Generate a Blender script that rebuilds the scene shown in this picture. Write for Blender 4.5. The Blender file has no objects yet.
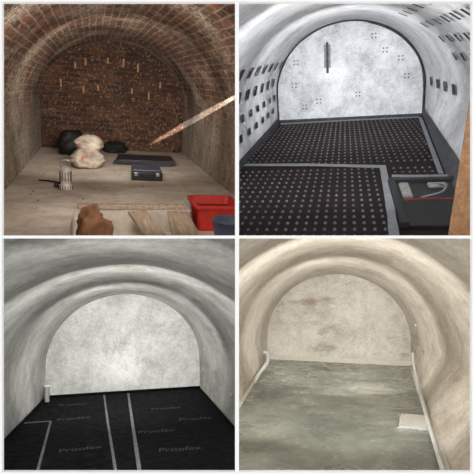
import bpy, bmesh, math, random
from mathutils import Vector, Matrix, noise
random.seed(4)
sc=bpy.context.scene
try:
    sc.view_settings.view_transform='Standard'; sc.view_settings.look='None'
except Exception: pass
COL=bpy.context.collection
YF=2.2; T=0.0087

# ------------------------------------------------------------ materials
def hexc(r,g,b):
    f=lambda c:(c/255/12.92 if c/255<=.04045 else ((c/255+.055)/1.055)**2.4)
    return (f(r),f(g),f(b),1)
class MB:
    def __init__(s,name):
        s.m=bpy.data.materials.new(name); s.m.use_nodes=True
        s.n=s.m.node_tree.nodes; s.l=s.m.node_tree.links
        s.b=s.n['Principled BSDF']; s.tc=s.n.new('ShaderNodeTexCoord')
    def noise(s,scale,detail=6,rough=.6,vec='Object',stretch=None,dist=0):
        t=s.n.new('ShaderNodeTexNoise'); t.inputs['Scale'].default_value=scale
        t.inputs['Detail'].default_value=detail; t.inputs['Roughness'].default_value=rough
        t.inputs['Distortion'].default_value=dist
        if stretch:
            mp=s.n.new('ShaderNodeMapping'); mp.inputs['Scale'].default_value=stretch
            s.l.new(s.tc.outputs[vec],mp.inputs[0]); s.l.new(mp.outputs[0],t.inputs['Vector'])
        else: s.l.new(s.tc.outputs[vec],t.inputs['Vector'])
        return t.outputs[0]
    def ramp(s,sock,stops):
        r=s.n.new('ShaderNodeValToRGB'); e=r.color_ramp.elements
        while len(e)<len(stops): e.new(.5)
        for i,(p,c) in enumerate(stops):
            e[i].position=p; e[i].color=c if len(c)==4 else (*c,1)
        s.l.new(sock,r.inputs[0]); return r.outputs[0]
    def fac(s,sock,a,b):
        if a<b: return s.ramp(sock,[(a,(0,0,0)),(b,(1,1,1))])
        return s.ramp(sock,[(b,(1,1,1)),(a,(0,0,0))])
    def mix(s,f,a,b,mode='MIX'):
        m=s.n.new('ShaderNodeMix'); m.data_type='RGBA'; m.blend_type=mode
        for k,v in ((0,f),(6,a),(7,b)):
            if isinstance(v,(int,float)): m.inputs[k].default_value=v
            elif isinstance(v,tuple): m.inputs[k].default_value=v
            else: s.l.new(v,m.inputs[k])
        return m.outputs[2]
    def color(s,v):
        if isinstance(v,tuple): s.b.inputs['Base Color'].default_value=v
        else: s.l.new(v,s.b.inputs['Base Color'])
    def rough(s,v):
        if isinstance(v,(int,float)): s.b.inputs['Roughness'].default_value=v
        else: s.l.new(v,s.b.inputs['Roughness'])
    def spec(s,v): s.b.inputs['Specular IOR Level'].default_value=v
    def bump(s,sock,st=.3,d=.02):
        b=s.n.new('ShaderNodeBump'); b.inputs['Strength'].default_value=st; b.inputs['Distance'].default_value=d
        s.l.new(sock,b.inputs['Height']); s.l.new(b.outputs[0],s.b.inputs['Normal'])
def simple(name,c,rough=.6,metal=0,var=.15,scale=12,bump=.15,spec=.5):
    m=MB(name); n=m.noise(scale)
    d=tuple(x*(1-var) for x in c[:3])+(1,); l=tuple(min(1,x*(1+var)) for x in c[:3])+(1,)
    m.color(m.ramp(n,[(.3,d),(.7,l)])); m.rough(rough); m.b.inputs['Metallic'].default_value=metal; m.spec(spec)
    if bump: m.bump(n,bump,.01)
    return m.m
def brick_mat(name,c1,c2,mortar,white,wl,wh,vec='UV',low=None):
    m=MB(name)
    n2=m.noise(4,6,.7); n3=m.noise(22,4,.6); n5=m.noise(.8,5,.6)
    # slightly wandering courses
    va=m.n.new('ShaderNodeVectorMath'); va.operation='MULTIPLY_ADD'
    nn=m.n.new('ShaderNodeTexNoise'); nn.inputs['Scale'].default_value=3; nn.inputs['Detail'].default_value=3; m.l.new(m.tc.outputs[vec],nn.inputs['Vector'])
    m.l.new(nn.outputs[1],va.inputs[0]); va.inputs[1].default_value=(.06,.05,0); m.l.new(m.tc.outputs[vec],va.inputs[2])
    bt=m.n.new('ShaderNodeTexBrick'); m.l.new(va.outputs[0],bt.inputs['Vector'])
    bt.inputs['Scale'].default_value=1; bt.inputs['Brick Width'].default_value=.26
    bt.inputs['Row Height'].default_value=.1; bt.inputs['Mortar Size'].default_value=.014
    bt.inputs['Mortar Smooth'].default_value=.3
    bt.inputs['Color1'].default_value=c1; bt.inputs['Color2'].default_value=c2; bt.inputs['Mortar'].default_value=mortar
    n1=m.noise(1.1,8,.7)
    c=m.mix(m.fac(n2,.4,.66),bt.outputs[0],m.mix(.65,bt.outputs[0],hexc(40,27,21)))
    c=m.mix(m.fac(n5,.48,.66),c,m.mix(.5,c,hexc(34,24,20)))
    f=m.mix(1,m.fac(n1,wl,wh),m.fac(n3,.4,.6),'MULTIPLY')
    c=m.mix(f,c,white)
    if low:   # old limewash surviving low on the walls
        sp=m.n.new('ShaderNodeSeparateXYZ'); m.l.new(m.tc.outputs['Object'],sp.inputs[0])
        mr=m.n.new('ShaderNodeMapRange'); mr.inputs[1].default_value=1.35; mr.inputs[2].default_value=.5; m.l.new(sp.outputs[2],mr.inputs[0])
        f=m.mix(1,mr.outputs[0],m.fac(n2,.34,.56),'MULTIPLY')
        c=m.mix(m.mix(.3,f,bt.outputs[1],'SUBTRACT'),c,low)
    c=m.mix(m.fac(n3,.56,.72),c,m.mix(.45,c,hexc(215,190,165)))
    m.color(c); m.rough(.85)
    inv=m.n.new('ShaderNodeInvert'); m.l.new(bt.outputs[1],inv.inputs[1])
    m.bump(m.mix(.4,inv.outputs[0],n3),1,.035)
    return m.m
def plaster(name,dark,mid,light,stain,sl=.55,sh=.75,bump=.35,streak=None,sc1=.9,speck=.2):
    m=MB(name)
    n1=m.noise(sc1,8,.68); n2=m.noise(5,8,.7,dist=.6); n3=m.noise(28,4,.7)
    n4=m.noise(1.6,6,.7,stretch=streak or (1,.35,1.6))
    c=m.ramp(n1,[(.34,dark),(.5,mid),(.64,light)])
    c=m.mix(m.fac(n2,.48,.72),c,m.mix(.5,c,light))
    c=m.mix(m.fac(n2,.5,.32),c,m.mix(.5,c,dark))
    c=m.mix(m.fac(n4,sl,sh),c,m.mix(.8,c,stain))
    c=m.mix(speck,c,m.ramp(n3,[(.3,(0,0,0)),(.7,(1,1,1))]),'OVERLAY')
    m.color(c); m.rough(.8); m.bump(m.mix(.4,n2,n3),bump,.04)
    return m.m

# ------------------------------------------------------------ rooms
F=508.2
class Room:
    def __init__(s,key,du,dv,h,D,back,front,sx,sz,lean=(0,0)):
        # axis of the chamber in world space
        s.key=key; s.h=h; s.D=D; s.back=back; s.front=front; s.sx=sx; s.sz=sz; s.lean=lean
        ay=Vector((du,F,dv)).normalized(); ax=ay.cross(Vector((0,0,1))).normalized(); az=ax.cross(ay)
        s.M=Matrix(((ax.x,ay.x,az.x,-h*az.x),(ax.y,ay.y,az.y,-h*az.y),(ax.z,ay.z,az.z,-h*az.z),(0,0,0,1)))
        s.I=s.M.inverted()
    def ring(s,y):
        t=(y-YF)/(s.D-YF)
        return [f+(b-f)*t for f,b in zip(s.front,s.back)]
    def P(s,a,y,off=0):
        xl,xr,H,sp=s.ring(y); t=1-(y-YF)/(s.D-YF)
        if a<.16: k=a/.16; return Vector((xl+off-s.lean[0]*t*k,y,sp*k))
        if a>.84: k=(1-a)/.16; return Vector((xr-off+s.lean[1]*t*k,y,sp*k))
        xl-=s.lean[0]*t; xr+=s.lean[1]*t
        cx=(xl+xr)/2; hw=(xr-xl)/2-off
        th=math.pi*(1-(a-.16)/.68)
        return Vector((cx+hw*math.cos(th),y,sp+(H-sp-off)*math.sin(th)))
    def clip(s,bm,front=True):
        pl=[(Vector((s.sx*T*.6,0,0)),Vector((-s.sx,0,0))),(Vector((0,0,s.sz*T*.6)),Vector((0,0,-s.sz)))]
        if front: pl.append((Vector((0,YF+.012,0)),Vector((0,-1,0))))
        for co,no in pl:
            bmesh.ops.bisect_plane(bm,geom=bm.verts[:]+bm.edges[:]+bm.faces[:],plane_co=s.I@co,plane_no=(s.I.to_3x3()@no),clear_outer=True)
TL=Room('TL',-129,149,1.31,11.62,(-1.37,1.63,2.27,.95),(-1.12,1.72,2.25,.9),-1,1)
TR=Room('TR',111,195,1.52,11.13,(-1.48,1.52,1.93,.6),(-1.44,.84,2.0,.7),1,1,(.1,.75))
BL=Room('BL',-112,-78,1.53,10.67,(-1.50,1.50,1.95,.6),(-1.5,1.32,2.0,.6),-1,-1,(.1,.2))
BR=Room('BR',105,-65,1.27,11.25,(-1.6,1.4,1.87,.5),(-.93,.6,1.95,.6),1,-1,(.35,.75))

def finish(bm,name,room,mats,smooth=True,clip=False,parent=None,recalc=True):
    if clip: room.clip(bm)
    if recalc: bmesh.ops.recalc_face_normals(bm,faces=bm.faces[:])
    me=bpy.data.meshes.new(name); bm.to_mesh(me); bm.free()
    for f in me.polygons: f.use_smooth=smooth
    if not isinstance(mats,(list,tuple)): mats=[mats]
    for m in mats: me.materials.append(m)
    o=bpy.data.objects.new(name,me); COL.objects.link(o)
    if parent is not None: o.parent=parent
    elif room is not None: o.matrix_world=room.M
    return o
def vault(room,mat,amp=.012):
    bm=bmesh.new(); uvl=bm.loops.layers.uv.new('UVMap')
    ny,na=60,72; y0,y1=YF*.75,room.D
    g=[];uv=[]
    for j in range(ny+1):
        y=y0+(y1-y0)*j/ny; row=[];ru=[]; acc=0; pv=None
        for i in range(na+1):
            p=room.P(i/na,y)
            if pv is not None: acc+=(p-pv).length
            pv=p.copy()
            if 0<i<na and j<ny:
                n=noise.noise(p*1.3)*amp+noise.noise(p*4)*amp*.4
                c=Vector(((room.ring(y)[0]+room.ring(y)[1])/2,y,.7)); p=p+(p-c).normalized()*(abs(n))
            row.append(bm.verts.new(p)); ru.append((y,acc))
        g.append(row);uv.append(ru)
    for j in range(ny):
        for i in range(na):
            f=bm.faces.new((g[j][i],g[j][i+1],g[j+1][i+1],g[j+1][i]))
            for lp,(a,b) in zip(f.loops,((j,i),(j,i+1),(j+1,i+1),(j+1,i))): lp[uvl].uv=uv[a][b]
    return finish(bm,'ceiling_barrel_vault',room,mat,clip=True,recalc=False)
def backwall(room,mat):
    bm=bmesh.new(); uvl=bm.loops.layers.uv.new('UVMap'); na=64
    n=24
    rows=[]
    for j in range(na//2+1):
        a=room.P(j/na,room.D,-.02); b=room.P(1-j/na,room.D,-.02); a.y=b.y=room.D-.002
        rows.append([bm.verts.new(a.lerp(b,i/n)) for i in range(n+1)])
    for j in range(len(rows)-1):
        for i in range(n):
            f=bm.faces.new((rows[j][i],rows[j][i+1],rows[j+1][i+1],rows[j+1][i]))
            for lp in f.loops: lp[uvl].uv=(lp.vert.co.x,lp.vert.co.z)
    bmesh.ops.remove_doubles(bm,verts=bm.verts[:],dist=1e-5)
    return finish(bm,'wall_back',room,mat,smooth=False,clip=True)
def quadfloor(room,mat,polys,name='floor'):
    bm=bmesh.new()
    for p in polys: bm.faces.new([bm.verts.new(v) for v in p])
    bmesh.ops.remove_doubles(bm,verts=bm.verts[:],dist=1e-4)
    return finish(bm,name,room,mat,smooth=False,clip=True)
def fullfloor(room,mat):
    xl,xr=room.ring(1.5)[:2]; bl,br=room.back[:2]
    return quadfloor(room,mat,[[(xl-.1,1.5,0),(xr+.1,1.5,0),(br+.1,room.D,0),(bl-.1,room.D,0)]])

# ---- generic parts
def box(bm,c,s,rot=None,mi=0,bev=0,seg=2):
    g=bmesh.ops.create_cube(bm,size=1)['verts']
    for v in g: v.co=Vector((v.co.x*s[0],v.co.y*s[1],v.co.z*s[2]))
    fs=list({f for v in g for f in v.link_faces})
    for f in fs: f.material_index=mi
    vs=g
    if bev:
        es=list({e for v in g for e in v.link_edges})
        r=bmesh.ops.bevel(bm,geom=es,offset=bev,segments=seg,affect='EDGES',profile=.5)
        vs=list({v for f in r['faces'] for v in f.verts}|{v for v in g if v.is_valid})
        for f in {f for v in vs for f in v.link_faces}: f.material_index=mi
    R=rot or Matrix()
    for v in vs: v.co=(R@v.co)+Vector(c)
    return vs
def lathe(bm,prof,c,n=32,mi=0,rot=None):
    R=rot or Matrix(); rings=[]
    for r,z in prof:
        r=max(r,.0005)
        rings.append([bm.verts.new((R@Vector((r*math.cos(2*math.pi*i/n),r*math.sin(2*math.pi*i/n),z)))+Vector(c)) for i in range(n)])
    for a,b in zip(rings,rings[1:]):
        for i in range(n):
            f=bm.faces.new((a[i],a[(i+1)%n],b[(i+1)%n],b[i])); f.material_index=mi
    for ring in (rings[0],rings[-1]):
        try: f=bm.faces.new(ring); f.material_index=mi
        except ValueError: pass
def tube(bm,pts,r,n=10,mi=0,caps=True):
    pts=[Vector(p) for p in pts]
    P=[]
    for i in range(len(pts)-1):
        p0=pts[max(i-1,0)];p1=pts[i];p2=pts[i+1];p3=pts[min(i+2,len(pts)-1)]
        for k in range(8):
            t=k/8; P.append(.5*((2*p1)+(-p0+p2)*t+(2*p0-5*p1+4*p2-p3)*t*t+(-p0+3*p1-3*p2+p3)*t**3))
    P.append(pts[-1]); rings=[]
    up=Vector((0,0,1))
    for i,p in enumerate(P):
        d=(P[min(i+1,len(P)-1)]-P[max(i-1,0)]).normalized()
        a=d.cross(up)
        if a.length<.1: a=d.cross(Vector((1,0,0)))
        a.normalize(); b=a.cross(d)
        rings.append([bm.verts.new(p+(a*math.cos(2*math.pi*k/n)+b*math.sin(2*math.pi*k/n))*r) for k in range(n)])
    for a,b in zip(rings,rings[1:]):
        for i in range(n):
            f=bm.faces.new((a[i],a[(i+1)%n],b[(i+1)%n],b[i])); f.material_index=mi
    if caps:
        for ring in (rings[0],rings[-1]): bm.faces.new(ring).material_index=mi
def strip(bm,pts,w,z=.004,mi=0):
    pts=[Vector((p[0],p[1],z)) for p in pts]; L=[];Rr=[]
    P=[]
    for a,b in zip(pts,pts[1:]):
        n=max(2,int((b-a).length/.15))
        P+= [a.lerp(b,k/n) for k in range(n)]
    P.append(pts[-1])
    for i,p in enumerate(P):
        d=(P[min(i+1,len(P)-1)]-P[max(i-1,0)]).normalized(); s=Vector((-d.y,d.x,0))
        ww=w*(1+.12*noise.noise(p*4))
        L.append(bm.verts.new(p+s*ww/2)); Rr.append(bm.verts.new(p-s*ww/2))
    for i in range(len(P)-1):
        bm.faces.new((L[i],Rr[i],Rr[i+1],L[i+1])).material_index=mi
def blob(bm,c,s,rot=0,amp=.1,freq=3,pin=0,mi=0,seed=0,sub=4,exp=2.6,tilt=None):
    r=bmesh.ops.create_icosphere(bm,subdivisions=sub,radius=1)['verts']
    R=Matrix.Rotation(rot,4,'Z')
    if tilt: R=R@Matrix.Rotation(tilt[0],4,'X')@Matrix.Rotation(tilt[1],4,'Y')
    for v in r:
        d=v.co.normalized(); k=(abs(d.x)**exp+abs(d.y)**exp+abs(d.z)**exp)**(-1/exp)
        n=noise.noise(d*freq+Vector((seed*7,seed,0)))*amp+noise.noise(d*freq*2.7+Vector((seed*3,1,0)))*amp*.5
        p=d*k*(1+n)
        if pin:
            e=abs(p.x); p.z*=1-pin*max(0,e-.55)/.45; p.y*=1+.12*max(0,e-.6)
        p=Vector((p.x*s[0],p.y*s[1],p.z*s[2])); v.co=(R@p)+Vector(c)
    for f in {f for v in r for f in v.link_faces}: f.material_index=mi
def empty(name,room,loc):
    e=bpy.data.objects.new(name,None); COL.objects.link(e); e.empty_display_size=.1
    e.matrix_world=room.M@Matrix.Translation(loc); return e

# ============================================================ partition frame
m_white=simple('white_painted_partition',(.95,.95,.95,1),.7,var=.02,bump=.02)
def wbox(name,lo,hi,mat):
    bm=bmesh.new(); c=[(a+b)/2 for a,b in zip(lo,hi)]; s=[b-a for a,b in zip(lo,hi)]
    box(bm,c,s); return finish(bm,name,None,mat,smooth=False)
wbox('wall_partition_vertical',(-T,YF,-6.2),(T,13.6,6.2),m_white)
wbox('wall_partition_horizontal',(-6.2,YF+.0005,-T*.75),(6.2,13.6,T*.75),m_white)
bm=bmesh.new(); E=235.2/F*YF; O=1.7
for lo,hi in (((-O,E),(O,O)),((-O,-O),(O,-E)),((-O,-E),(-E,E)),((E,-E),(O,E))):
    box(bm,((lo[0]+hi[0])/2,YF+.01,(lo[1]+hi[1])/2),(hi[0]-lo[0],.02,hi[1]-lo[1]))
finish(bm,'wall_front',None,m_white,smooth=False)

# ============================================================ ROOM 1: brick cellar
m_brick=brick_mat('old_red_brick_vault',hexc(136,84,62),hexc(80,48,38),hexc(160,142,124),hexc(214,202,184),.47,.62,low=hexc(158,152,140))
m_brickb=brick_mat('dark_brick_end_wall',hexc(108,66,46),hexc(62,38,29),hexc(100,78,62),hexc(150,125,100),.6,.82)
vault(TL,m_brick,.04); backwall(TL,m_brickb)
m=MB('dusty_cellar_floor'); n1=m.noise(1.2,8,.7); n2=m.noise(7,8,.7); n3=m.noise(60,3)
c=m.ramp(n1,[(.3,hexc(158,146,134)),(.5,hexc(192,182,170)),(.7,hexc(222,214,204))])
c=m.mix(m.fac(n2,.52,.75),c,m.mix(.5,c,hexc(110,90,76))); m.color(c); m.rough(.9); m.bump(m.mix(.4,n2,n3),.5,.03)
m_dust=m.m
ye=5.75; yn=6.42; xn=.93; xt=-.36; zt=-.26; bl,br=TL.back[:2]; D=TL.D
quadfloor(TL,m_dust,[[(-1.4,ye,0),(xn,ye,0),(xn,yn,0),(2,yn,0),(br+.1,D,0),(bl-.1,D,0)],[(-1.4,1.5,0),(xt,1.5,0),(xt,ye,0),(-1.4,ye,0)],
  [(xt,1.5,zt),(2,1.5,zt),(2,yn,zt),(xn,yn,zt),(xn,ye,zt),(xt,ye,zt)],[(xt,ye,zt),(xn,ye,zt),(xn,ye,0),(xt,ye,0)],[(xn,ye,zt),(xn,yn,zt),(xn,yn,0),(xn,ye,0)],
  [(xn,yn,zt),(2,yn,zt),(2,yn,0),(xn,yn,0)],[(xt,1.5,zt),(xt,ye,zt),(xt,ye,0),(xt,1.5,0)]])
m_cream=simple('limewashed_brick_ends',hexc(190,146,98),.85,var=.4,scale=20)
bm=bmesh.new()
for x,z in ((-.66,1.72),(-.45,1.80),(.0,1.86),(.32,1.84),(.62,1.76),(-.5,1.25),(-.2,1.3),(.5,1.28),(.86,1.2),(-.95,1.35),(1.1,1.45)):
    box(bm,(x,D-.02,z),(.035,.03,.11+random.random()*.07),bev=.006,rot=Matrix.Rotation(random.uniform(-.06,.06),4,'Y'))
finish(bm,'soldier_brick_row',TL,m_cream,smooth=False)
def timber(name,a,b,c):
    m=MB(name); n=m.noise(3,8,.7,stretch=(9,.7,9)); m.color(m.ramp(n,[(.3,a),(.6,b),(.75,c)])); m.rough(.8); m.bump(n,.3,.01); return m.m
m_tim=timber('dusty_grey_timber',hexc(128,108,90),hexc(180,162,142),hexc(206,192,174))
m_tim2=timber('brown_timber',hexc(130,92,62),hexc(176,132,92),hexc(196,154,114))
bm=bmesh.new(); box(bm,(.42,4.75,.0),(.2,1.75,.035),rot=Matrix.Rotation(.12,4,'Z'),bev=.005); finish(bm,'scaffold_plank',TL,m_tim,False,clip=True)
bm=bmesh.new(); box(bm,(.72,4.75,.0),(.24,1.75,.035),rot=Matrix.Rotation(-.06,4,'Z'),bev=.005); finish(bm,'scaffold_plank.001',TL,m_tim,False,clip=True)
bm=bmesh.new(); box(bm,(.27,5.79,.026),(1.2,.1,.05),rot=Matrix.Rotation(.02,4,'Z'),bev=.006); finish(bm,'timber_batten',TL,m_tim,False)
m=MB('paper_cement_bag'); n=m.noise(7,5,.6); n2=m.noise(4.5,3,.5)
c=m.ramp(n,[(.3,hexc(118,108,98)),(.6,hexc(188,178,162))]); c=m.mix(m.fac(n2,.56,.62),c,hexc(156,104,96)); m.color(c); m.rough(.75); m.bump(n,.7,.04)
m_bag=m.m
bm=bmesh.new(); blob(bm,(-.33,8.85,.15),(.26,.2,.16),.1,.2,3.4,.5,seed=1,exp=3.4); finish(bm,'paper_cement_bag',TL,m_bag)
bm=bmesh.new(); blob(bm,(-.30,8.95,.40),(.22,.16,.13),-.2,.22,3.4,.5,seed=2,tilt=(.1,.12),exp=3.4); finish(bm,'paper_cement_bag.001',TL,m_bag)
m_black=simple('shade_heap_black',(.014,.013,.013,1),.6,var=.3,bump=.4,scale=6,spec=.3)  # black for two heaps that stand in for shade near the end wall
bm=bmesh.new(); blob(bm,(-.68,10.6,.2),(.26,.22,.26),.2,.22,3,seed=4); finish(bm,'shade_heap',TL,m_black)
bm=bmesh.new(); blob(bm,(.15,11.2,.1),(.24,.2,.13),.4,.22,3,seed=5); finish(bm,'shade_heap.001',TL,m_black)
m_panel=simple('dark_membrane_panel',hexc(38,38,48),.5,var=.3)
bm=bmesh.new()
for k in range(3): box(bm,(.64+.02*k,9.72-.03*k,.02+.036*k),(1.02,.85,.032),rot=Matrix.Rotation(-.12+.05*k,4,'Z'),bev=.004)
finish(bm,'drainage_panel_stack',TL,m_panel,False)
m_case=simple('black_tool_case',hexc(22,22,27),.5); m_lid=simple('blue_grey_lid',hexc(72,76,96),.4,var=.1)
m_met=simple('galvanised_metal',(.5,.5,.52,1),.35,1,var=.2)
e=empty('tool_case',TL,(.58,8.0,0)); e.matrix_world=e.matrix_world@Matrix.Rotation(-.04,4,'Z')
bm=bmesh.new(); box(bm,(0,0,.07),(.46,.62,.13),bev=.015,mi=0); finish(bm,'body',None,m_case,False,parent=e)
bm=bmesh.new(); box(bm,(0,.02,.145),(.42,.54,.03),bev=.01); finish(bm,'lid',None,m_lid,False,parent=e)
bm=bmesh.new(); tube(bm,[(-.08,-.31,.08),(-.08,-.35,.08),(.08,-.35,.08),(.08,-.31,.08)],.01); finish(bm,'handle',None,m_case,parent=e)
bm=bmesh.new()
for x in (-.16,.16): box(bm,(x,-.313,.1),(.05,.012,.05),bev=.004)
finish(bm,'latches',None,m_met,False,parent=e)
m_pump=simple('pale_pump_casing',hexc(190,184,176),.45,var=.35,scale=18)
e=empty('submersible_pump',TL,(-.53,6.85,0))
bm=bmesh.new(); lathe(bm,[(.075,0),(.085,.01),(.085,.07),(.06,.085),(.062,.1),(.07,.11),(.07,.25),(.064,.27),(.045,.3),(.02,.31),(.0,.31)],(0,0,0)); finish(bm,'body',None,m_pump,parent=e)
bm=bmesh.new()
for i in range(16):
    a=i*math.pi/8; box(bm,(.086*math.cos(a),.086*math.sin(a),.04),(.008,.008,.05),rot=Matrix.Rotation(a,4,'Z'))
for i in range(12):
    a=i*math.pi/6; box(bm,(.071*math.cos(a),.071*math.sin(a),.18),(.012,.006,.13),rot=Matrix.Rotation(a,4,'Z'))
finish(bm,'ribs',None,m_case,False,parent=e)
bm=bmesh.new(); tube(bm,[(-.05,0,.29),(-.05,0,.37),(0,0,.39),(.05,0,.37),(.05,0,.29)],.009); finish(bm,'handle',None,m_met,parent=e)
bm=bmesh.new(); tube(bm,[(-.06,0,.09),(-.12,.02,.09),(-.14,.1,.03),(-.1,.3,.015),(-.2,.52,.015),(-.4,.6,.015)],.012); finish(bm,'hose',None,m_case,parent=e)
m_rub=simple('brown_rubble',hexc(120,84,60),.95,var=.5,scale=9,bump=.6)
bm=bmesh.new(); blob(bm,(-.17,5.15,-.06),(.12,.14,.2),.3,.35,2.5,seed=8); blob(bm,(-.05,5.35,-.14),(.1,.1,.12),.3,.3,2.5,seed=9,sub=3)
finish(bm,'brown_rubble_sack',TL,m_rub)
bm=bmesh.new()
for i in range(36):
    x=random.uniform(-1.0,.5); y=random.uniform(6.0,9) ; s=random.uniform(.005,.014)
    blob(bm,(x,y,s*.4),(s,s*.8,s*.6),random.random()*3,.3,2,seed=i,sub=1)
finish(bm,'floor_debris',TL,m_rub,False)
m_red=simple('red_plastic',hexc(190,44,32),.45,var=.2)
m_tubin=simple('dark_tub_inside',hexc(52,34,30),.5,var=.3)  # dark brown face inside the tub
bm=bmesh.new()
def rect(x,y,z,cz=(1.27,6.04)):
    r=.04; pts=[]
    for sx,sy,a0 in ((1,1,0),(-1,1,90),(-1,-1,180),(1,-1,270)):
        for k in range(4):
            a=math.radians(a0+30*k); pts.append(bm.verts.new((cz[0]+sx*(x-r)+r*math.cos(a)*1,cz[1]+sy*(y-r)+r*math.sin(a),z)))
    return pts
R_=[rect(.22,.26,zt+.002),rect(.26,.30,.03),rect(.29,.34,.03),rect(.29,.34,0.06),rect(.25,.29,.06),rect(.23,.27,-.04)]
for a,b in zip(R_,R_[1:]):
    for i in range(16): bm.faces.new((a[i],a[(i+1)%16],b[(i+1)%16],b[i]))
bm.faces.new(R_[0]); bm.faces.new(R_[-1]).material_index=1
finish(bm,'red_mixing_tub',TL,[m_red,m_tubin],False,clip=True)
m_buck=simple('blue_grey_bucket',hexc(70,80,104),.4,var=.15)
e_b=bmesh.new(); lathe(e_b,[(.0,zt+.002),(.13,zt+.002),(.165,.06),(.18,.06),(.18,.09),(.162,.09),(.125,zt+.03),(0,zt+.03)],(1.22,4.98,0))
tube(e_b,[(1.05,4.98,.05),(1.07,4.8,-.04),(1.22,4.76,-.08),(1.37,4.8,-.04),(1.39,4.98,.05)],.006)
finish(e_b,'builders_bucket',TL,m_buck,clip=True)

# ============================================================ ROOM 2: membrane cellar
m_mem=plaster('white_membrane',hexc(180,181,182),hexc(212,213,214),hexc(234,234,234),hexc(130,132,134),.58,.78,.4,sc1=1.6,speck=.25)
m_memb=plaster('white_membrane_end_wall',hexc(176,179,182),hexc(210,212,215),hexc(232,233,235),hexc(136,140,144),.58,.78,.4,sc1=1.8,speck=.3)
vault(TR,m_mem,.02); backwall(TR,m_memb)
m_blk=simple('black_membrane',(.012,.0075,.0075,1),.7,var=.3,scale=5,spec=.1)
m_patch=simple('black_square_patch',(.016,.016,.017,1),.6,var=.3,scale=5,spec=.3)
m_tape=simple('grey_butyl_tape',hexc(122,124,128),.5,var=.25,scale=8)
m_dtape=simple('dark_butyl_tape',hexc(60,61,64),.6,var=.6,scale=10,spec=.3)
m_stud=simple('stud_highlight_grey',(.12,.10,.10,1),.4,var=.7,scale=3)  # grey colour paints in the highlights of glossy black studs
fullfloor(TR,m_blk)
verts=[];faces=[]
def stud(x,y,r=.015,ry=.028,hh=.012):
    b=len(verts); n=8
    for q,z in ((1,0.0),(.7,hh)):
        for i in range(n): verts.append((x+q*r*math.cos(i*math.pi/4),y+q*ry*math.sin(i*math.pi/4),z))
    for i in range(n): faces.append((b+i,b+(i+1)%n,b+n+(i+1)%n,b+n+i))
    faces.append(tuple(b+n+i for i in range(n)))
y=3.9; r_=0
while y<10.9:
    xl,xr=TR.ring(y)[:2]; x=xl+.06
    while x<xr-.06:
        pit=(.45<x<1.2 and 4.0<y<5.95)
        if not pit and abs(y-6.75)>.1 and not(abs(x-.42)<.06 and y<6.7): stud(x,y)
        x+=.085
    y+=.165+.006*r_*.5; r_+=1
me=bpy.data.meshes.new('stud_membrane_mat'); me.from_pydata(verts,[],faces); me.materials.append(m_stud)
o=bpy.data.objects.new('stud_membrane_mat',me); COL.objects.link(o)
bm=bmesh.new(); bm.from_mesh(me); TR.clip(bm); bm.to_mesh(me); bm.free(); o.matrix_world=TR.M
bm=bmesh.new()
strip(bm,[(-1.42,6.9),(-.5,6.78),(.45,6.55)],.16,.014); strip(bm,[(.43,6.6),(.40,5.0),(.36,3.8)],.08,.015); strip(bm,[(.5,6.05),(.9,6.0),(1.2,6.0)],.12,.016)
strip(bm,[(-1.38,10.8),(0,10.86),(1.38,10.85)],.2,.014); strip(bm,[(1.05,6.1),(1.22,8.4),(1.4,10.8)],.06,.017)
finish(bm,'floor_seam_tape',TR,m_tape,False,clip=True)
bm=bmesh.new()
def patch(a,y,da=.013,dy=.1,room=TR,mi=0):
    q=[room.P(a+sa*da,y+sy*dy,.028) for sa,sy in ((-1,-1),(1,-1),(1,1),(-1,1))]
    bm.faces.new([bm.verts.new(v) for v in q]).material_index=mi
for k in range(11):
    y=3.7+k*.66
    for i,a in enumerate((.09,.15,.205,.26)): patch(a,y+.3*(i%2))
for k in range(9):
    y=3.4+k*.5
    for i,a in enumerate((.60,.645,.69,.735)): patch(a,y,dy=.06,da=.009)
for k in range(4): patch(.82,8.2+k*.7,dy=.1)
finish(bm,'plug_patches',TR,m_patch,False,clip=True)
bm=bmesh.new(); n=64
for i in range(n):
    a0,a1=i/n,(i+1)/n; D_=TR.D-.012
    def ww(a): return (.03 if a<.55 else .05)+.015*noise.noise(Vector((a*14,0,0)))
    q=[TR.P(a0,D_,.0),TR.P(a1,D_,.0),TR.P(a1,D_,ww(a1)),TR.P(a0,D_,ww(a0))]
    bm.faces.new([bm.verts.new(v) for v in q])
    l=.1+.05*noise.noise(Vector((a0*12,3,0)))
    q=[TR.P(a0,TR.D-.012,.03),TR.P(a1,TR.D-.012,.03),TR.P(a1,TR.D-l,.03),TR.P(a0,TR.D-l,.03)]
    bm.faces.new([bm.verts.new(v) for v in q])
bm.faces.new([bm.verts.new(v) for v in ((-1.48,TR.D-.014,0),(1.52,TR.D-.014,0),(1.52,TR.D-.014,.05),(-1.48,TR.D-.014,.05))])
finish(bm,'arch_seam_tape',TR,m_dtape,False)
bm=bmesh.new()
for a,w in ((.0,.03),(1,.045)):
    for k in range(30):
        y0=3.2+k*(TR.D-3.25)/30; y1=3.2+(k+1)*(TR.D-3.25)/30
        A,B=((1-w),.9999) if a>.5 else (.0001,w)
        bm.faces.new([bm.verts.new(v) for v in (TR.P(A,y0,.03),TR.P(B,y0,.03),TR.P(B,y1,.03),TR.P(A,y1,.03))])
finish(bm,'base_seam_tape',TR,m_dtape,False,clip=True)
bm=bmesh.new()
Dt=TR.D-.02
def bw(x,z,w,h_,mi=0,dy=0): bm.faces.new([bm.verts.new(v) for v in ((x-w/2,Dt-dy,z-h_/2),(x+w/2,Dt-dy,z-h_/2),(x+w/2,Dt-dy,z+h_/2),(x-w/2,Dt-dy,z+h_/2))]).material_index=mi
bw(-.41,1.25,.05,.6,0,.004); bw(-.41,1.28,.13,.45,1)
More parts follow.
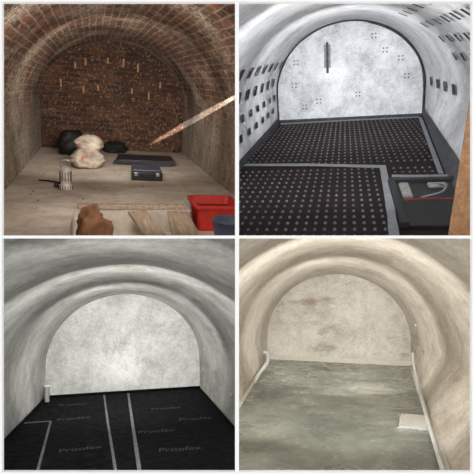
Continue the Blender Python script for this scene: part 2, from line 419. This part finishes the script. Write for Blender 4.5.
for x,z in ((-1.05,1.2),(-1.1,.75),(1.02,1.15),(.72,1.32),(1.15,.8),(.2,.5),(-.6,.4),(.5,1.6),(-.9,.3)):
    for dx in (-.035,0.035):
        for dz in (-.035,.035): bw(x+dx,z+dz,.026,.026)
finish(bm,'fixing_patches',TR,[m_dtape,m_tape],False)
m_conc=simple('raw_concrete',hexc(128,124,120),.85,var=.3)
e=empty('drainage_sump',TR,(.8,5.0,0))
bm=bmesh.new()
box(bm,(0,.75,.03),(.72,.1,.06),bev=.01); box(bm,(-.33,0,.03),(.07,1.5,.06),bev=.01); box(bm,(.0,-.0,.012),(.6,1.45,.02))
finish(bm,'frame',None,m_patch,False,parent=e)
bm=bmesh.new(); box(bm,(-.22,.3,.045),(.1,.5,.05),bev=.02); box(bm,(.12,.5,.04),(.2,.14,.04),bev=.02); finish(bm,'concrete_blocks',None,m_conc,False,parent=e)
m_dred=simple('dull_red_pipe',hexc(130,48,40),.5,var=.3)
bm=bmesh.new(); tube(bm,[(-.28,-.1,.06),(0,-.06,.06),(.2,-.08,.06)],.009); finish(bm,'pipe',None,m_dred,parent=e)
m_pvc=simple('white_pvc',(.62,.62,.6,1),.4,var=.08)
bm=bmesh.new(); tube(bm,[(.12,.55,.05),(.16,.3,.1),(.1,.1,.08),(-.1,.02,.05)],.012); finish(bm,'hose',None,m_tape,parent=e)
# rough timber post standing near the chamber mouth
bm=bmesh.new()
q=[(.69,3.6,0),(.95,3.6,0),(.97,3.6,1.3),(.79,3.6,1.3)]
vs=[bm.verts.new(v) for v in q]+[bm.verts.new((a,b+.05,c)) for a,b,c in q]
for f in ((0,1,2,3),(7,6,5,4),(0,4,5,1),(1,5,6,2),(2,6,7,3),(3,7,4,0)): bm.faces.new([vs[i] for i in f])
finish(bm,'timber_post',TR,m_tim2,False,clip=True)

# ============================================================ ROOM 3: rendered cellar, black floor
m_pl=plaster('grey_cement_render',hexc(138,137,131),hexc(172,171,165),hexc(202,201,195),hexc(102,100,94),.54,.72,.5)
m_plb=plaster('grey_cement_render_end',hexc(160,159,154),hexc(188,187,182),hexc(210,209,204),hexc(134,131,124),.53,.72,.4,streak=(1,1,.5),sc1=1.1)
vault(BL,m_pl,.018); backwall(BL,m_plb)
m=MB('black_floor_membrane'); n1=m.noise(2,6,.6); n2=m.noise(9,6,.7)
m.color(m.ramp(n1,[(.3,(.0018,.0018,.0026,1)),(.7,(.005,.005,.007,1))])); m.rough(m.ramp(n2,[(.3,(.6,)*3),(.7,(.9,)*3)])); m.spec(.05); m.bump(n1,.3,.03)
m_bf=m.m
fullfloor(BL,m_bf)
m_gt=simple('dull_grey_seam_tape',hexc(112,114,118),.7,var=.5,scale=9)
bm=bmesh.new()
strip(bm,[(-.40,10.6),(-.25,8),(-.09,5.47),(-.05,4.4)],.03); strip(bm,[(.06,10.6),(.1,8),(.14,5.39),(.15,4.4)],.04)
strip(bm,[(-1.08,8.3),(-.96,6.9),(-.80,5.0)],.03); strip(bm,[(-1.45,8.3),(-1.08,8.3)],.06)
finish(bm,'floor_seam_tape',BL,m_gt,False,clip=True)
def printing(items):
    objs=[]
    for x,y,rz,txt in items:
        cu=bpy.data.curves.new('t','FONT'); cu.body=txt; cu.size=.15; cu.align_x='CENTER'
        o=bpy.data.objects.new('t',cu); COL.objects.link(o); o.location=(x,y,.005); o.rotation_euler=(0,0,rz); o.scale=(1,1.6,1)
        objs.append(o)
    bpy.context.view_layer.update(); dg=bpy.context.evaluated_depsgraph_get(); bm=bmesh.new()
    for o in objs:
        me=bpy.data.meshes.new_from_object(o.evaluated_get(dg)); me.transform(o.matrix_world); bm.from_mesh(me); bpy.data.objects.remove(o)
    return bm
bm=printing([(-.9,9.6,0,'Proofex'),(-.75,8.3,.1,'Proofex'),(.65,8.6,-.05,'Proofex'),(.4,7.0,-.05,'Proofex'),(1.0,7.6,-.05,'Proofex'),(.6,6.0,-.1,'Proofex'),(-.5,6.4,.1,'Proofex')])
finish(bm,'membrane_printed_lettering',BL,simple('pale_print',hexc(66,68,74),.7),False,clip=True)
bm=bmesh.new()
for k in range(24):
    y0=2.6+k*(BL.D-2.6)/24; y1=2.6+(k+1)*(BL.D-2.6)/24
    for s_ in (0,1):
        A=(.0001,.012) if s_==0 else (.9999,.988)
        bm.faces.new([bm.verts.new(v) for v in (BL.P(A[0],y0,.025),BL.P(A[1],y0,.025),BL.P(A[1],y1,.025),BL.P(A[0],y1,.025))])
bm.faces.new([bm.verts.new(v) for v in ((-1.5,BL.D-.02,0),(1.5,BL.D-.02,0),(1.5,BL.D-.02,.05),(-1.5,BL.D-.02,.05))])
finish(bm,'baseboard_membrane_upstand',BL,m_bf,False,clip=True)
bm=bmesh.new(); lathe(bm,[(.0,0),(.045,0),(.045,.26),(.055,.26),(.055,.30),(.04,.30),(.04,.2),(0,.2)],(-1.40,10.2,0)); finish(bm,'white_drain_pipe',BL,m_pvc)
bm=bmesh.new()
for a,y in ((.88,9.9),(.8,9.6),(.9,7.2)):
    p=BL.P(a,y,.03); box(bm,p,(.03,.05,.05),bev=.008)
finish(bm,'cable_clips',BL,m_met,False)

# ============================================================ ROOM 4: rendered cellar, screed floor
m_pk=plaster('beige_render',hexc(166,155,141),hexc(196,187,174),hexc(216,209,198),hexc(146,132,114),.55,.74,.4)
m_pkb=plaster('beige_render_end',hexc(158,153,143),hexc(186,181,171),hexc(206,202,193),hexc(134,116,96),.55,.69,.4,streak=(.6,1,1.8),sc1=1.2)
vault(BR,m_pk,.015); backwall(BR,m_pkb)
m=MB('polished_screed'); n1=m.noise(1.0,7,.6,dist=.5); n2=m.noise(3.2,7,.65,dist=.4); n3=m.noise(.8,4,.6); n6=m.noise(18,3,.6)
c=m.ramp(n1,[(.36,hexc(92,98,90)),(.48,hexc(118,123,113)),(.58,hexc(142,145,134)),(.7,hexc(176,176,164))])
c=m.mix(m.fac(n2,.5,.64),c,m.mix(.6,c,hexc(80,86,78)))
c=m.mix(m.fac(n3,.54,.68),c,m.mix(.4,c,hexc(170,166,150)))
c=m.mix(m.fac(n6,.62,.72),c,m.mix(.35,c,hexc(190,190,180)))
m.color(c); m.rough(m.ramp(n2,[(.3,(.16,)*3),(.7,(.42,)*3)])); m.bump(n2,.08,.02)
fullfloor(BR,m.m)
m_cove=simple('pale_cove_mortar',hexc(200,195,184),.8,var=.1)
bm=bmesh.new()
bm.faces.new([bm.verts.new(v) for v in ((-1.6,BR.D-.1,0.003),(1.4,BR.D-.1,0.003),(1.4,BR.D-.015,.09),(-1.6,BR.D-.015,.09))])
for k in range(20):
    y0=2.4+k*(BR.D-2.42)/20; y1=2.4+(k+1)*(BR.D-2.42)/20
    for s_ in (0,1):
        A=(.0001,.010) if s_==0 else (.9999,.990)
        bm.faces.new([bm.verts.new(v) for v in (BR.P(A[0],y0,.04),BR.P(A[1],y0,.018),BR.P(A[1],y1,.018),BR.P(A[0],y1,.04))])
finish(bm,'baseboard_cove_fillet',BR,m_cove,False,clip=True)
e=empty('floor_access_cover',BR,(.77,5.95,0)); e.matrix_world=e.matrix_world@Matrix.Rotation(-.15,4,'Z')
m_hat=simple('pale_metal_cover',hexc(205,204,196),.45,var=.1)
bm=bmesh.new(); box(bm,(0,0,.006),(.36,.72,.012),bev=.003); finish(bm,'frame',None,m_met,False,parent=e)
bm=bmesh.new(); box(bm,(0,0,.016),(.31,.66,.012),bev=.004); finish(bm,'cover_plate',None,m_hat,False,parent=e)
bm=bmesh.new()
for x in (-.12,.12):
    for yy in (-.28,.28): lathe(bm,[(0,.018),(.014,.018),(.014,.026),(0,.026)],(x,yy,0),12)
finish(bm,'screws',None,m_met,False,parent=e)
def wx(y,o=.04): return BR.ring(y)[1]-o
bm=bmesh.new(); tube(bm,[(wx(9.4),9.4,.42),(wx(9.2),9.2,.3),(wx(8.6),8.6,.2),(wx(7.5),7.5,.14),(wx(6.3),6.3,.08),(wx(5.2),5.2,.05),(wx(4.2),4.2,.04)],.02); finish(bm,'white_conduit_pipe',BR,m_pvc,clip=True)
def wl(y,o=.05): return BR.ring(y)[0]+o
bm=bmesh.new(); tube(bm,[(wl(9.6),9.6,.3),(wl(9.5,.12),9.5,.28),(wl(9.1,.14),9.1,.16),(wl(8.5),8.5,.06),(wl(7.8),7.8,.04)],.03); finish(bm,'white_drain_pipe',BR,m_pvc,clip=True)
bm=bmesh.new()
for a,y in ((.88,10.3),(.86,9.3),(.78,9.8)):
    p=BR.P(a,y,.03); box(bm,p,(.03,.06,.05),bev=.008)
finish(bm,'cable_clips',BR,m_met,False)

# ============================================================ lights
def area(room,name,loc,tgt,sx,sy,P,col=(1,1,1),spread=180):
    l=bpy.data.lights.new(name,'AREA'); l.shape='RECTANGLE'; l.size=sx; l.size_y=sy; l.energy=P; l.color=col; l.spread=math.radians(spread)
    o=bpy.data.objects.new(name,l); COL.objects.link(o)
    d=(Vector(tgt)-Vector(loc)).normalized(); q=d.to_track_quat('-Z','Y')
    o.matrix_world=room.M@Matrix.Translation(loc)@q.to_matrix().to_4x4(); return o
def chain(room,P,col,x0=0,z=1.2):
    for y,p,sp in zip((2.7,4.6,6.6),P,(180,170,100)):
        area(room,'fill_light',(x0,y,z),(x0*.5,y+5,z-.45),.35+.13*y,.2+.08*y,p,col,sp)  # added fill lamps facing away from the camera, not fixtures of the cellars
chain(TL,(20,26,34),(1,.92,.82),.15,1.35)
chain(TR,(14,34,50),(.98,.985,1),-.05,1.25)
chain(BL,(16,34,54),(1,1,.98),0,1.2)
chain(BR,(14,36,50),(1,.98,.94),-.05,1.1)
# added flattened spot that imitates a bright streak across the brick wall
sp=bpy.data.lights.new('streak_spot','SPOT'); sp.energy=14000; sp.spot_size=math.radians(19); sp.spot_blend=.6; sp.shadow_soft_size=0; sp.color=(1,.94,.85)
o=bpy.data.objects.new('streak_spot',sp); COL.objects.link(o)
d0=Vector((.08,1,-.098)).normalized(); d1=Vector((.24,1,.0)).normalized()
dm=(d0*.42+d1*.58).normalized(); X=(d1-d0); X=(X-dm*X.dot(dm)).normalized(); Z=-dm; Y=Z.cross(X)
Mt=Matrix(((X.x,Y.x,Z.x,0),(X.y,Y.y,Z.y,0),(X.z,Y.z,Z.z,0),(0,0,0,1)))
Lp=Vector((0,0,TL.h))+Vector((.2,1,-.025))*2.6
o.matrix_world=TL.M@Matrix.Translation(Lp)@Mt@Matrix.Diagonal((1,.05,1,1))
w=bpy.data.worlds.new('world'); sc.world=w; w.use_nodes=True
w.node_tree.nodes['Background'].inputs[0].default_value=(1,1,1,1); w.node_tree.nodes['Background'].inputs[1].default_value=1.0

cd=bpy.data.cameras.new('camera'); cd.lens=36*F/474; cd.clip_start=.05
cam=bpy.data.objects.new('camera',cd); COL.objects.link(cam); cam.rotation_euler=(math.pi/2,0,0); sc.camera=cam
